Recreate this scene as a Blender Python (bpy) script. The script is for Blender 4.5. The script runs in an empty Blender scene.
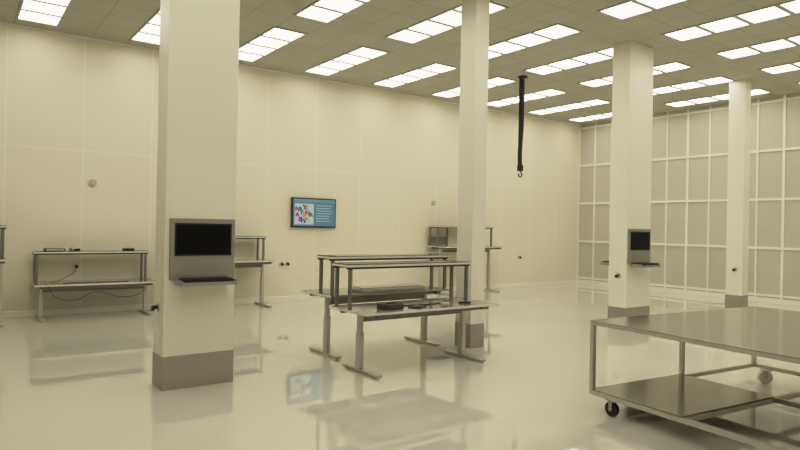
import bpy, bmesh, math, random
from mathutils import Matrix, Vector
random.seed(4)
S = bpy.context.scene
S.view_settings.view_transform = 'Standard'
# film-like shoulder so the lamps stay cream instead of clipping
vs_ = S.view_settings
vs_.use_curve_mapping = True
cmp_ = vs_.curve_mapping
WLV = 4.5
cmp_.white_level = (WLV, WLV, WLV); cmp_.black_level = (0, 0, 0)
cc = cmp_.curves[3]
while len(cc.points) > 2: cc.points.remove(cc.points[1])
cc.points[0].location = (0, 0); cc.points[-1].location = (1, .97)
for lx_, ly_ in ((.10, .085), (.30, .285), (.60, .58), (.85, .725), (1.3, .83), (2.2, .90)):
    cc.points.new(lx_/WLV, ly_)
for p_ in cc.points: p_.handle_type = 'AUTO_CLAMPED'
for ci, top_ in ((1, .97), (2, .81)):
    cb_ = cmp_.curves[ci]
    cb_.points[0].location = (0, 0); cb_.points[-1].location = (1, top_)
    cb_.points.new(.6, .596)
    for p_ in cb_.points: p_.handle_type = 'AUTO_CLAMPED'
cmp_.update()
COL = S.collection
H = 4.77; YA = 11.78; XB = 15.25; XW = -4.0; YS = -2.5; T = 0.565

# ------------------------------------------------------------ materials
def mat(name, col, rough=0.5, metal=0.0, spec=0.5, noise=0.0, nscale=8.0, coat=0.0, bump=0.0, bscale=20):
    m = bpy.data.materials.new(name); m.use_nodes = True
    nt = m.node_tree; b = nt.nodes['Principled BSDF']
    b.inputs['Base Color'].default_value = (*col, 1)
    b.inputs['Roughness'].default_value = rough
    b.inputs['Metallic'].default_value = metal
    b.inputs['Specular IOR Level'].default_value = spec
    b.inputs['Coat Weight'].default_value = coat
    b.inputs['Coat Roughness'].default_value = 0.05
    tc = nt.nodes.new('ShaderNodeTexCoord')
    if noise > 0:
        n = nt.nodes.new('ShaderNodeTexNoise'); n.inputs['Scale'].default_value = nscale
        n.inputs['Detail'].default_value = 3
        nt.links.new(tc.outputs['Object'], n.inputs['Vector'])
        mx = nt.nodes.new('ShaderNodeMix'); mx.data_type = 'RGBA'
        mx.inputs['A'].default_value = (*[c*(1-noise) for c in col], 1)
        mx.inputs['B'].default_value = (*[min(1, c*(1+noise)) for c in col], 1)
        nt.links.new(n.outputs['Fac'], mx.inputs['Factor'])
        nt.links.new(mx.outputs['Result'], b.inputs['Base Color'])
    if bump > 0:
        n2 = nt.nodes.new('ShaderNodeTexNoise'); n2.inputs['Scale'].default_value = bscale
        nt.links.new(tc.outputs['Object'], n2.inputs['Vector'])
        bp = nt.nodes.new('ShaderNodeBump'); bp.inputs['Strength'].default_value = bump
        bp.inputs['Distance'].default_value = 0.02
        nt.links.new(n2.outputs['Fac'], bp.inputs['Height'])
        nt.links.new(bp.outputs['Normal'], b.inputs['Normal'])
    return m

def emat(name, col, s):
    m = bpy.data.materials.new(name); m.use_nodes = True
    nt = m.node_tree; b = nt.nodes['Principled BSDF']
    b.inputs['Base Color'].default_value = (*[c*.3 for c in col], 1)
    b.inputs['Emission Color'].default_value = (*col, 1)
    b.inputs['Emission Strength'].default_value = s
    return m

def panelmat(name, col, line, bw, bh, ox, oz, axes, mortar=0.01, rough=0.4, var=0.02):
    m = bpy.data.materials.new(name); m.use_nodes = True
    nt = m.node_tree; b = nt.nodes['Principled BSDF']; L = nt.links
    tc = nt.nodes.new('ShaderNodeTexCoord'); sp = nt.nodes.new('ShaderNodeSeparateXYZ')
    L.new(tc.outputs['Object'], sp.inputs[0])
    cb = nt.nodes.new('ShaderNodeCombineXYZ')
    for i, (ax, off) in enumerate(zip(axes, (ox, oz))):
        ad = nt.nodes.new('ShaderNodeMath'); ad.operation = 'SUBTRACT'
        L.new(sp.outputs[ax], ad.inputs[0]); ad.inputs[1].default_value = off
        L.new(ad.outputs[0], cb.inputs[i])
    br = nt.nodes.new('ShaderNodeTexBrick'); br.offset = 0; br.squash = 1
    br.inputs['Scale'].default_value = 1
    br.inputs['Color1'].default_value = (*[c*(1-var) for c in col], 1)
    br.inputs['Color2'].default_value = (*[c*(1+var) for c in col], 1)
    br.inputs['Mortar'].default_value = (*line, 1)
    br.inputs['Mortar Size'].default_value = mortar
    br.inputs['Mortar Smooth'].default_value = 0.1
    br.inputs['Brick Width'].default_value = bw
    br.inputs['Row Height'].default_value = bh
    L.new(cb.outputs[0], br.inputs['Vector'])
    L.new(br.outputs['Color'], b.inputs['Base Color'])
    bp = nt.nodes.new('ShaderNodeBump'); bp.invert = True
    bp.inputs['Strength'].default_value = 0.3; bp.inputs['Distance'].default_value = 0.01
    L.new(br.outputs['Fac'], bp.inputs['Height']); L.new(bp.outputs['Normal'], b.inputs['Normal'])
    b.inputs['Roughness'].default_value = rough
    return m

WALLC = (0.855, 0.815, 0.665)
M_wall = panelmat('wall_panel', WALLC, (.93, .905, .78), 1.13, 2.8, .66, 0.0, ('X', 'Z'), .009, .42, .009)
M_wallp = mat('wall_plain', (.50, .48, .40), .45, noise=.02)  # unseen west wall, colour darkened to dim the columns' west-facing sides
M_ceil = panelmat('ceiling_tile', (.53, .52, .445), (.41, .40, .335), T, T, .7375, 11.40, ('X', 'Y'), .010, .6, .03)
M_filter = panelmat('filter_panel', (.63, .615, .53), (.63, .615, .53), T, 1.13, YA, .14, ('Y', 'Z'), .0, .28, .03)
M_frame = mat('frame_white', (.95, .93, .84), .35, noise=.01)
M_col = mat('column_white', (.90, .875, .76), .3, noise=.005, nscale=2)
M_colS = mat('plain_south', (.85, .82, .72), .5, noise=.01)
M_steel = mat('brushed_steel', (.43, .41, .365), .38, .5, noise=.06, nscale=30)
M_steelp = mat('steel_panel', (.38, .37, .335), .4, .4, noise=.04, nscale=20)
M_alu = mat('aluminium', (.62, .605, .55), .32, .5, noise=.04, nscale=12)
M_lframe = mat('light_frame_grey', (.50, .49, .43), .5, noise=.04, nscale=12)
M_white = mat('white_laminate', (.80, .78, .70), .35, noise=.01)
M_dark = mat('black_laminate', (.025, .025, .022), .08, spec=.6, noise=.1)
M_post = mat('dark_grey_metal', (.085, .082, .072), .4, .3, noise=.05)
M_upr = mat('upright_grey_metal', (.24, .235, .21), .35, .4, noise=.05)
M_grey = mat('grey_laminate', (.31, .30, .265), .12, spec=.6, noise=.05, nscale=5)
M_black = mat('black_plastic', (.008, .008, .008), .4, noise=.1)
M_screen = mat('black_glass', (.004, .004, .004), .3, spec=.15, noise=.1)
M_rubber = mat('black_rubber', (.012, .012, .011), .6, noise=.1)
M_top = mat('steel_table_top', (.33, .315, .27), .13, .6, noise=.01, nscale=2)
M_shelf = mat('steel_lower_shelf', (.32, .30, .25), .17, .5, noise=.01, nscale=2)
M_wheel = mat('nylon_wheel', (.90, .86, .76), .5, noise=.05)
M_beige = mat('beige_plastic', (.60, .575, .49), .5, noise=.03)
M_light = emat('diffuser', (1.0, .95, .795), 4.7)
M_brown = mat('brown_plastic', (.07, .05, .03), .5, noise=.1)
# floor
M_floor = bpy.data.materials.new('epoxy_floor'); M_floor.use_nodes = True
nt = M_floor.node_tree; b = nt.nodes['Principled BSDF']
tc = nt.nodes.new('ShaderNodeTexCoord')
n = nt.nodes.new('ShaderNodeTexNoise'); n.inputs['Scale'].default_value = .5; n.inputs['Detail'].default_value = 4
nt.links.new(tc.outputs['Object'], n.inputs['Vector'])
mx = nt.nodes.new('ShaderNodeMix'); mx.data_type = 'RGBA'
mx.inputs['A'].default_value = (.68, .67, .595, 1); mx.inputs['B'].default_value = (.71, .70, .62, 1)
nt.links.new(n.outputs['Fac'], mx.inputs['Factor']); nt.links.new(mx.outputs['Result'], b.inputs['Base Color'])
b.inputs['Roughness'].default_value = .03; b.inputs['IOR'].default_value = 1.5
b.inputs['Coat Weight'].default_value = .5; b.inputs['Coat Roughness'].default_value = .015

# ------------------------------------------------------------ mesh helpers
def bm_box(bm, lo, hi, bev=0.0):
    r = bmesh.ops.create_cube(bm, size=1)
    c = [(a+b_)/2 for a, b_ in zip(lo, hi)]; d = [abs(b_-a) for a, b_ in zip(lo, hi)]
    for v in r['verts']:
        v.co = Vector((v.co.x*d[0]+c[0], v.co.y*d[1]+c[1], v.co.z*d[2]+c[2]))
    if bev > 0:
        es = list({e for v in r['verts'] for e in v.link_edges})
        bmesh.ops.bevel(bm, geom=es, offset=min(bev, min(d)*.45), segments=2, affect='EDGES', profile=.5)
def bm_cyl(bm, c, r, depth, axis='Z', seg=24, r2=None):
    rr = bmesh.ops.create_cone(bm, cap_ends=True, segments=seg, radius1=r, radius2=r if r2 is None else r2, depth=depth)
    R = {'Z': Matrix(), 'X': Matrix.Rotation(math.pi/2, 4, 'Y'), 'Y': Matrix.Rotation(math.pi/2, 4, 'X')}[axis]
    for v in rr['verts']: v.co = (R @ v.co) + Vector(c)
def fin(bm, name, m, smooth=False):
    me = bpy.data.meshes.new(name); bm.to_mesh(me); bm.free()
    me.materials.append(m)
    if smooth:
        for p in me.polygons: p.use_smooth = True
    return me
def boxes(name, lst, m, bev=0.0):
    bm = bmesh.new()
    for lo, hi in lst: bm_box(bm, lo, hi, bev)
    return fin(bm, name, m)
def cyls(name, lst, m):
    bm = bmesh.new()
    for a in lst: bm_cyl(bm, *a)
    return fin(bm, name, m)
def tube(name, pts, r, m, spline='NURBS'):
    cu = bpy.data.curves.new(name, 'CURVE'); cu.dimensions = '3D'
    sp = cu.splines.new(spline); sp.points.add(len(pts)-1)
    for p, q in zip(sp.points, pts): p.co = (*q, 1)
    if spline == 'NURBS': sp.order_u = 4; sp.use_endpoint_u = True
    cu.resolution_u = 8; cu.bevel_depth = r; cu.bevel_resolution = 3; cu.use_fill_caps = True
    o = bpy.data.objects.new(name, cu); COL.objects.link(o)
    bpy.context.view_layer.update()
    me = bpy.data.meshes.new_from_object(o.evaluated_get(bpy.context.evaluated_depsgraph_get()))
    bpy.data.objects.remove(o); me.materials.clear(); me.materials.append(m)
    for p in me.polygons: p.use_smooth = True
    return me
def obj(name, me, parent=None, loc=(0, 0, 0), rot=0, label=None):
    o = bpy.data.objects.new(name, me); COL.objects.link(o)
    o.location = loc; o.rotation_euler = (0, 0, rot)
    if parent is not None: o.parent = parent
    if label: o['label'] = label
    return o
def thing(name, label, cat, loc, rot=0, me=None, group=None):
    o = bpy.data.objects.new(name, me); COL.objects.link(o)
    o.location = loc; o.rotation_euler = (0, 0, rot)
    o['label'] = label; o['category'] = cat
    if group: o['group'] = group
    return o
def struct(name, me, loc=(0, 0, 0)):
    o = obj(name, me, None, loc); o['kind'] = 'structure'; return o

# ------------------------------------------------------------ room
t = .15
struct('floor', boxes('floor', [((XW-t, YS-t, -t), (XB+t, YA+t, 0))], M_floor))
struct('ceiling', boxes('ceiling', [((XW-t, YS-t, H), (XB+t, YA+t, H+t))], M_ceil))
struct('wall_north', boxes('wall_north', [((XW-t, YA, 0), (XB+t, YA+t, H))], M_wall))
struct('wall_east', boxes('wall_east', [((XB, YS, 0), (XB+t, YA, H))], M_filter))
struct('wall_west', boxes('wall_west', [((XW-t, YS, 0), (XW, YA, H))], M_wallp))
struct('wall_south', boxes('wall_south', [((XW-t, YS-t, 0), (XB+t, YS, H))], M_colS))
struct('baseboard_north', boxes('bb', [((XW, YA-.02, 0), (XB-.05, YA, .10))], M_frame, .004))
struct('baseboard_east', boxes('bb', [((XB-.06, YS, 0), (XB, YA, .12))], M_frame, .004))
fr = []
y = YA; i = 0
while y > YS:
    w = .028 if i % 2 == 0 else .019
    fr.append(((XB-.03, y-w, .12), (XB, min(y+w, YA), H)))
    y -= T; i += 1
for z in (.18, 1.27, 2.40, 3.53, 4.66):
    fr.append(((XB-.028, YS, z-.027), (XB, YA, z+.027)))
struct('trim_1', boxes('filter_wall_frame', fr, M_frame))
struct('trim_2', boxes('ceiling_angle', [((XW, YA-.03, H-.03), (XB, YA, H))], M_frame))

# ------------------------------------------------------------ ceiling lights
WL = .295; LL = T*2; G2 = .034
me_fr = boxes('light_frame', [((-WL, -LL, -.016), (-WL+.03, LL, 0)), ((WL-.03, -LL, -.016), (WL, LL, 0))] +
              [((-WL+.03, -LL+T*k-G2, -.016), (WL-.03, -LL+T*k+G2, 0)) for k in (1, 2, 3)] +
              [((-WL+.03, -LL, -.016), (WL-.03, -LL+G2, 0)), ((-WL+.03, LL-G2, -.016), (WL-.03, LL, 0))], M_lframe)
me_pn = boxes('light_panel', [((-WL+.03, -T/2+G2, -.006), (WL-.03, T/2-G2, 0))], M_light)
for k in range(-1, 9):
    for y1 in (11.40, 8.45, 5.50, 2.55):
        L = thing('ceiling_light', 'recessed rectangular ceiling luminaire with four glowing diffuser panels', 'ceiling light',
                  (1.04+1.675*k, y1-LL, H), group='rows of recessed ceiling luminaires')
        obj('frame', me_fr, L)
        for j in range(4): obj('diffuser_panel', me_pn, L, (0, -LL+T*(j+.5), 0))

# ------------------------------------------------------------ columns
CY = 6.17
def column(x, w, d, label):
    c = thing('column', label, 'column', (x, CY, 0))
    obj('shaft', boxes('shaft', [((-w/2, -d/2, .30), (w/2, d/2, H))], M_col), c)
    e = .006
    obj('base_cladding', boxes('cladding', [((-w/2-e, -d/2-e, 0), (w/2+e, d/2+e, .32))], M_steel, .003), c, label='brushed steel kick cladding')
    return c
column(1.97, .69, .33, 'wide cream square-edged column with brushed steel base and wall terminal')
column(5.70, .24, .30, 'slim cream column with steel base behind the workbenches')
column(9.39, .69, .33, 'wide cream column with two terminals mounted on it')
column(13.2, .25, .33, 'slim cream column standing near the gridded filter wall')

# terminals
def terminal(x, yface, rot, label):
    r = thing('wall_terminal', label, 'terminal', (x, yface, 1.05), rot)
    obj('back_panel', boxes('bp', [((-.318, -.025, 0), (.318, 0, .59))], M_steelp, .004), r, label='brushed steel mounting panel')
    obj('screen', boxes('scr', [((-.262, -.035, .245), (.268, -.025, .53))], M_screen, .004), r)
    obj('screen_bezel', boxes('bez', [((-.275, -.032, .53), (.28, -.025, .545)), ((-.275, -.032, .23), (.28, -.025, .245)),
        ((-.275, -.032, .245), (-.262, -.025, .53)), ((.268, -.032, .245), (.28, -.025, .53))], M_black), r)
    obj('keyboard_tray', boxes('tray', [((-.265, -.24, -.045), (.265, -.025, -.012)), ((-.25, -.03, -.02), (.25, -.015, .06)),
        ((-.265, -.24, -.012), (-.255, -.025, .006)), ((.255, -.24, -.012), (.265, -.025, .006))], M_steelp, .002), r)
    keys = [((-.235, -.228, -.012), (.235, -.04, .014))]
    for a in range(15):
        for bb in range(5):
            keys.append(((-.225+a*.03, -.222+bb*.036, .014), (-.225+a*.03+.025, -.222+bb*.036+.03, .022)))
    obj('keyboard', boxes('kb', keys, M_black), r)
terminal(1.985, CY-.165, 0, 'steel terminal panel with black screen and keyboard tray on wide column')
terminal(9.39, CY-.165, 0, 'steel terminal panel with dark screen and keyboard on far column')
terminal(9.39, CY+.165, math.pi, 'terminal with keyboard tray on the back of the far column')

def outlet(x, y, z, rot, label='small metal service outlet with black plug'):
    o = thing('service_outlet', label, 'socket', (x, y, z), rot)
    obj('plate', cyls('plate', [((0, -.008, 0), .045, .016, 'Y')], M_alu), o)
    obj('plug', cyls('plug', [((0, -.035, 0), .018, .04, 'Y'), ((0, -.06, -.01), .024, .025, 'Y')], M_black), o)
for (cx, w, z) in ((1.97, .69, .78), (9.39, .69, .85), (13.2, .25, .85)):
    outlet(cx-w/2, CY-.02, z, -math.pi/2)
outlet(5.55, YA, .78, 0); outlet(5.68, YA, .78, 0); outlet(12.7, YA, .82, 0)
outlet(1.72, YA, .82, 0, 'black wall socket above the low workbench')
def disc(x, z):
    o = thing('wall_sensor', 'small round grey sensor on the cream wall', 'sensor', (x, YA, z))
    obj('housing', cyls('h', [((0, -.012, 0), .065, .024, 'Y')], M_beige), o)
    obj('center_cap', cyls('h', [((0, -.03, 0), .035, .02, 'Y')], M_alu), o)
disc(1.95, 2.26); disc(9.6, 2.2)

# ------------------------------------------------------------ television
tv = thing('television', 'wall-mounted flat television showing a blue slide with colourful logo', 'television', (6.26, YA, 1.86))
obj('housing', boxes('tvh', [((-.53, -.075, -.315), (.53, -.03, .315))], M_black, .008), tv)
obj('wall_bracket', boxes('tvb', [((-.2, -.03, -.15), (.2, 0, .15))], M_post), tv)
M_tvb = emat('tv_blue', (.14, .27, .33), .5); M_tvw = emat('tv_white', (.50, .60, .60), .6)
obj('screen', boxes('tvs', [((-.505, -.078, -.285), (.505, -.075, .29))], M_tvb), tv)
obj('slide_header', boxes('x', [((-.505, -.079, .225), (.505, -.078, .29))], emat('tv_head', (.20, .36, .42), .5)), tv)
obj('slide_picture', boxes('x', [((-.47, -.080, -.25), (-.02, -.078, .19))], M_tvw), tv)
cols = [(.55, .05, .06), (.03, .34, .09), (.40, .04, .30), (.75, .33, .03), (.05, .08, .30), (.65, .50, .04), (.02, .30, .40)]
ecm = [emat('logo_colour_%d' % i, c_, .5) for i, c_ in enumerate(cols)]
order = [0, 1, 4, 3, 2, 6, 3, 0, 1, 2, 4, 5, 1, 0]
k = 0
for row, nn_ in enumerate((4, 5, 3)):
    for j in range(nn_):
        bm = bmesh.new(); cx = -.40+.076*j+.03*row*(row-1)+random.uniform(-.012, .012); cz = .10-.12*row+random.uniform(-.028, .028)
        yy = -.0812-.0003*k
        kind = (k*5+row) % 4; s = .047*random.uniform(.85, 1.15)
        st = [[(-.8, -1, -.8, 1), (-.8, 1, .8, -1), (.8, -1, .8, 1)], [(-.8, -1, 0, 1), (0, 1, .8, -1), (-.4, -.2, .4, -.2)],
              [(0, -1, 0, 0), (0, 0, -.8, 1), (0, 0, .8, 1)], [(-.7, -1, -.7, 1), (-.7, .85, .7, .85), (-.7, 0, .5, 0), (-.7, -.85, .7, -.85)]][kind]
        for (x0, z0, x1, z1) in st:
            A = Vector((cx+x0*s, 0, cz+z0*s)); B = Vector((cx+x1*s, 0, cz+z1*s)); dv = (B-A).normalized(); nv = Vector((-dv.z, 0, dv.x))*.014
            bm.faces.new([bm.verts.new((pp.x, yy, pp.z)) for pp in (A-nv, B-nv, B+nv, A+nv)])
        obj('logo_shape', fin(bm, 'logo', ecm[order[k]]), tv); k += 1
tl = []
for i in range(7):
    tl.append(((.04, -.0795, .15-i*.055), (.04+random.uniform(.25, .41), -.078, .162-i*.055)))
obj('slide_text', boxes('x', tl, M_tvw), tv)

# ------------------------------------------------------------ workbenches
def bench(x, y, rot, zw, zs, L, label, sdx=0, top=None, shelfL=None, back=False, splay=.19):
    r = thing('workbench', label, 'workbench', (x, y, 0), rot, group='height-adjustable workbenches')
    h = L/2; SL = (shelfL or L-.12)/2
    obj('worktop', boxes('wt', [((-h, -.38, zw-.020), (h, .38, zw))], top or M_grey, .004), r, label='grey worktop')
    obj('worktop_edge', boxes('we', [((-h-.004, -.386, zw-.024), (h+.004, -.38, zw-.001)), ((-h-.006, -.38, zw-.024), (-h, .38, zw-.001)),
        ((h, -.38, zw-.024), (h+.006, .38, zw-.001))], M_white), r)
    obj('underframe', boxes('uf', [((-h+.08, -.30, zw-.07), (h-.08, -.27, zw-.02)), ((-h+.08, .24, zw-.07), (h-.08, .27, zw-.02)),
        ((-h+splay-.03, -.35, zw-.06), (-h+splay+.03, .35, zw-.02)), ((h-splay-.03, -.35, zw-.06), (h-splay+.03, .35, zw-.02)),
        ((-h+splay, .02, zw-.15), (h-splay, .07, zw-.09))], M_upr, .003), r)
    for s in (-1, 1):
        fx = s*(h-splay)
        obj('leg', boxes('leg', [((fx-.030, .0, .04), (fx+.030, .08, zw*.62)), ((fx-.023, .008, zw*.62), (fx+.023, .072, zw-.05))], M_alu, .004), r)
        bm = bmesh.new(); bm_box(bm, (fx-.034, -.36, .012), (fx+.034, .34, .052), 0)
        for v in bm.verts:
            if v.co.z > .03 and abs(v.co.y) > .3: v.co.z = .034
        bm_cyl(bm, (fx, -.33, .006), .025, .012); bm_cyl(bm, (fx, .31, .006), .025, .012)
        obj('foot', fin(bm, 'foot', M_alu), r)
        px = s*(SL-.04)+sdx
        for py in (.055, .335):
            obj('shelf_post', boxes('post', [((px-.018, py-.018, zw), (px+.018, py+.018, zs-.04))], M_upr, .003), r)
    obj('upper_shelf', boxes('sh', [((-SL+sdx, .02, zs-.014), (SL+sdx, .37, zs))], M_dark, .002), r, label='black upper shelf with pale edge')
    obj('shelf_edge', boxes('she', [((-SL+sdx-.006, .012, zs-.032), (SL+sdx+.006, .02, zs-.008)), ((-SL+sdx-.006, .37, zs-.032), (SL+sdx+.006, .378, zs-.008)),
        ((-SL+sdx-.008, .02, zs-.032), (-SL+sdx, .37, zs-.008)), ((SL+sdx, .02, zs-.032), (SL+sdx+.008, .37, zs-.008))], M_white), r)
    obj('shelf_frame', boxes('shf', [((-SL+sdx, .035, zs-.055), (SL+sdx, .075, zs-.014)), ((-SL+sdx, .315, zs-.055), (SL+sdx, .355, zs-.014))], M_post), r)
    if back:
        obj('shelf_board', boxes('bkp', [((-SL+sdx+.02, .30, zw+.20), (-SL+sdx+.60, .366, zw+.215)), ((-SL+sdx+.57, .32, zw), (-SL+sdx+.60, .35, zs-.055)),
            ((-SL+sdx+.02, .358, zw+.02), (-SL+sdx+.60, .366, zw+.20))], M_grey), r, label='grey half-height back board')
    return r
ZA = .695
bench(4.39, 5.66, 0, ZA, 1.18, 1.90, 'workbench with black upper shelf and grey worktop, instrument on it', splay=.20, shelfL=1.78, sdx=-.03)
bench(4.52, 6.68, math.pi, .77, 1.235, 1.83, 'workbench with black upper shelf, standing back to back with another', splay=.15, shelfL=1.82)
bench(1.96, 11.34, 0, .58, 1.09, 1.84, 'low workbench with equipment on its shelf against the cream wall', sdx=-.03, shelfL=1.74, splay=.12)
bench(4.10, 11.34, 0, .90, 1.36, 1.95, 'raised workbench against the cream wall behind a column', splay=.12)
bench(-.36, 11.15, 0, 1.0, 1.50, 2.05, 'tall raised workbench at the end of the wall', shelfL=2.05, splay=.06)
bench(10.35, 11.36, 0, 1.15, 1.64, 2.0, 'raised workbench with half-height back board at the far wall', back=True)

# items on benches
def item(name, label, cat, loc, size, m, rot=0, parts=None):
    x, y, z = size
    o = thing(name, label, cat, loc, rot)
    obj('body', boxes('b', [((-x/2, -y/2, 0), (x/2, y/2, z))], m, min(.012, z*.3)), o)
    for (pn, lst, pm) in parts or []: obj(pn, boxes(pn, lst, pm), o)
    return o
item('measuring_instrument', 'small dark brown instrument box on the worktop', 'instrument', (3.90, 5.50, ZA), (.26, .18, .06), M_brown, .2,
     [('front_plate', [((-.11, -.093, .012), (.11, -.09, .05))], M_post), ('handle', [((-.06, -.02, .06), (.06, .0, .072))], M_black)])
item('storage_tray', 'long flat pale grey tray on the worktop', 'tray', (4.62, 6.56, .77), (1.0, .30, .045), M_beige, 0,
     [('lid', [((-.47, -.13, .045), (.47, .13, .055))], M_grey)])
item('notebook', 'dark flat notebook lying on the worktop', 'notebook', (4.25, 5.46, ZA), (.2, .15, .012), M_black, .5,
     [('cover', [((-.09, -.065, .012), (.09, .065, .015))], M_post)])
item('small_box', 'small pale box lying on the grey worktop', 'box', (4.62, 5.42, ZA), (.10, .07, .035), M_beige, .4,
     [('lid', [((-.052, -.037, .028), (.052, .037, .037))], M_white)])
item('hand_probe', 'small black handheld probe lying on the worktop', 'tool', (4.98, 5.48, ZA), (.15, .03, .022), M_black, -.5,
     [('tip', [((.075, -.006, .006), (.12, .006, .016))], M_alu)])
item('power_supply', 'flat grey device on the upper shelf', 'device', (1.36, 11.53, 1.09), (.30, .22, .045), M_post, 0,
     [('front_plate', [((-.13, -.114, .008), (.13, -.11, .038))], M_alu)])
item('adapter_box', 'small grey adapter box on the upper shelf', 'device', (1.66, 11.50, 1.09), (.14, .12, .05), M_beige, .3,
     [('front_plate', [((-.05, -.064, .01), (.05, -.06, .04))], M_black)])
item('adapter_box', 'small dark device with cable on the upper shelf', 'device', (2.50, 11.52, 1.09), (.18, .14, .04), M_post, 0,
     [('front_plate', [((-.06, -.074, .01), (.06, -.07, .03))], M_black)])
c = thing('cable', 'thin black cable hanging below the low workbench', 'cable', (0, 0, 0),
          me=tube('cable', [(1.2, 11.2, .585), (1.22, 10.94, .585), (1.25, 10.92, .45), (1.35, 10.94, .36), (1.6, 10.94, .30), (1.75, 10.94, .40), (1.9, 10.94, .48), (2.1, 10.94, .40),
                            (2.3, 10.94, .33), (2.55, 10.94, .36), (2.68, 10.92, .50), (2.70, 10.94, .585), (2.72, 11.1, .585)], .004, M_black))
c = thing('cable', 'black cable drooping along the low workbench wall side', 'cable', (0, 0, 0),
          me=tube('cable', [(1.72, YA-.07, .80), (1.7, 11.6, .72), (1.5, 11.5, .62), (1.35, 11.4, .585), (1.3, 11.3, .585)], .004, M_black))
c = thing('cable', 'loose black cable lying on the low worktop', 'cable', (0, 0, 0),
          me=tube('cable', [(1.45, 11.15, .586), (1.6, 11.25, .586), (1.8, 11.12, .586), (2.0, 11.2, .586), (2.25, 11.1, .586), (2.45, 11.22, .586)], .005, M_black))
c = thing('cable', 'thin black cable lying across the worktop', 'cable', (0, 0, 0),
          me=tube('cable', [(4.08, 5.60, ZA+.006), (4.18, 5.65, ZA+.006), (4.4, 5.55, ZA+.006), (4.7, 5.6, ZA+.006), (4.9, 5.7, ZA+.006)], .006, M_black))

# ------------------------------------------------------------ hoist
hx, hy = 9.5, 8.81
ho = thing('cable_hoist', 'black hanging lifting cable with hook below the ceiling', 'hoist', (hx, hy, H))
obj('ceiling_mount', boxes('cm', [((-.07, -.07, -.04), (.07, .07, 0)), ((-.03, -.03, -.12), (.03, .03, -.04))], M_post, .005), ho)
obj('cable_sleeve', tube('cs', [(0, 0, -.1), (.0, 0, -.5), (.01, 0, -1.0), (-.03, 0, -1.4), (-.05, 0, -1.7), (-.02, 0, -1.92)], .045, M_rubber), ho)
obj('lifting_chain', tube('ch', [(-.07, .0, -.05), (-.07, 0, -.6), (-.06, 0, -1.1), (-.07, 0, -1.5), (-.05, 0, -1.88)], .02, M_rubber), ho)
obj('hook_block', boxes('hb', [((-.075, -.04, -1.97), (.03, .04, -1.84))], M_rubber, .01), ho)
hk = []
for i in range(12):
    a = math.pi*.5 - i*(math.pi*1.6/11)
    hk.append((-.02+.05*math.cos(a), 0, -2.04+.05*math.sin(a)))
obj('hook', tube('hk', [(-.02, 0, -1.95)]+hk, .013, M_post), ho)

# ------------------------------------------------------------ steel table
tb = thing('steel_table', 'large stainless steel table on casters with lower shelf', 'table', (4.62, 3.42, 0), math.radians(-6))
TX, TY = 2.55, 2.4   # local x 0..TX, y -TY..0
zt = .80; MX = 1.26; SD = -.92
obj('table_top', boxes('tt', [((0, -TY, zt-.008), (TX, 0, zt))], M_top, .002), tb, label='glossy brushed steel top')
e = .045
obj('top_frame', boxes('tf', [((0, -e, zt-.04), (TX, 0, zt-.009)), ((0, -TY, zt-.04), (TX, -TY+e, zt-.009)),
    ((0, -TY+e, zt-.04), (e, -e, zt-.009)), ((TX-e, -TY+e, zt-.04), (TX, -e, zt-.009)), ((MX, -TY+e, zt-.04), (MX+.04, -e, zt-.009))], M_alu, .003), tb)
lg = .04; zb = .14
for lx in (.0, MX, TX-lg):
    for ly in (-lg, -TY):
        obj('leg', boxes('lg', [((lx, ly, zb), (lx+lg, ly+lg, zt-.04))], M_alu, .003), tb)
obj('lower_rails', boxes('lr', [((lg, -lg, zb), (TX-lg, 0, zb+.04)), ((lg, -TY, zb), (TX-lg, -TY+lg, zb+.04)),
    ((0, -TY+lg, zb), (lg, -lg, zb+.04)), ((TX-lg, -TY+lg, zb), (TX, -lg, zb+.04)), ((MX, -TY+lg, zb), (MX+.04, -lg, zb+.04)),
    ((lg, SD-.02, zb), (MX, SD+.02, zb+.04)), ((MX+.04, SD-.02, zb), (TX-lg, SD+.02, zb+.04))], M_alu, .003), tb)
obj('lower_shelf', boxes('ls', [((.0, SD, zb+.041), (MX+.01, -.01, zb+.050))], M_shelf, .002), tb)
def caster(x, y, m, rz=0, R=.062, wd=.036, fm=None):
    c = obj('caster', boxes('fork', [((-.035, -.05, .13), (.035, .05, .14)), ((-wd/2-.009, -.008, .055), (-wd/2-.003, .03, .13)), ((wd/2+.003, -.008, .055), (wd/2+.009, .03, .13))], fm or M_steel, .002), tb, (x, y, 0), rz)
    obj('wheel', cyls('wh', [((0, .01, R), R, wd, 'X', 28)], m), c)
    obj('hub', cyls('hb', [((0, .01, R), .018, wd+.02, 'X', 16)], fm or M_steel), c)
caster(.035, -.24, M_rubber); caster(TX-.07, -.18, M_wheel, .9, .068, .05, M_alu)
caster(.06, -TY+.30, M_rubber); caster(TX-.06, -TY+.30, M_wheel)

# ------------------------------------------------------------ world, camera
w = bpy.data.worlds.new('world'); S.world = w; w.use_nodes = True
w.node_tree.nodes['Background'].inputs[0].default_value = (.02, .02, .015, 1)
cam = bpy.data.cameras.new('camera'); co = bpy.data.objects.new('camera', cam); COL.objects.link(co)
cam.sensor_width = 36; cam.lens = 613/800*36; cam.clip_end = 200
th = math.radians(53.9); p = math.radians(.16); r = math.radians(1.11)
R0 = Vector((math.sin(th), -math.cos(th), 0)); F = Vector((math.cos(th)*math.cos(p), math.sin(th)*math.cos(p), math.sin(p)))
U0 = R0.cross(F)
R1 = R0*math.cos(r)+U0*math.sin(r); U1 = U0*math.cos(r)-R0*math.sin(r)
Mx = Matrix((R1, U1, -F)).transposed().to_4x4(); Mx.translation = (0, 0, 1.6)
co.matrix_world = Mx
S.camera = co
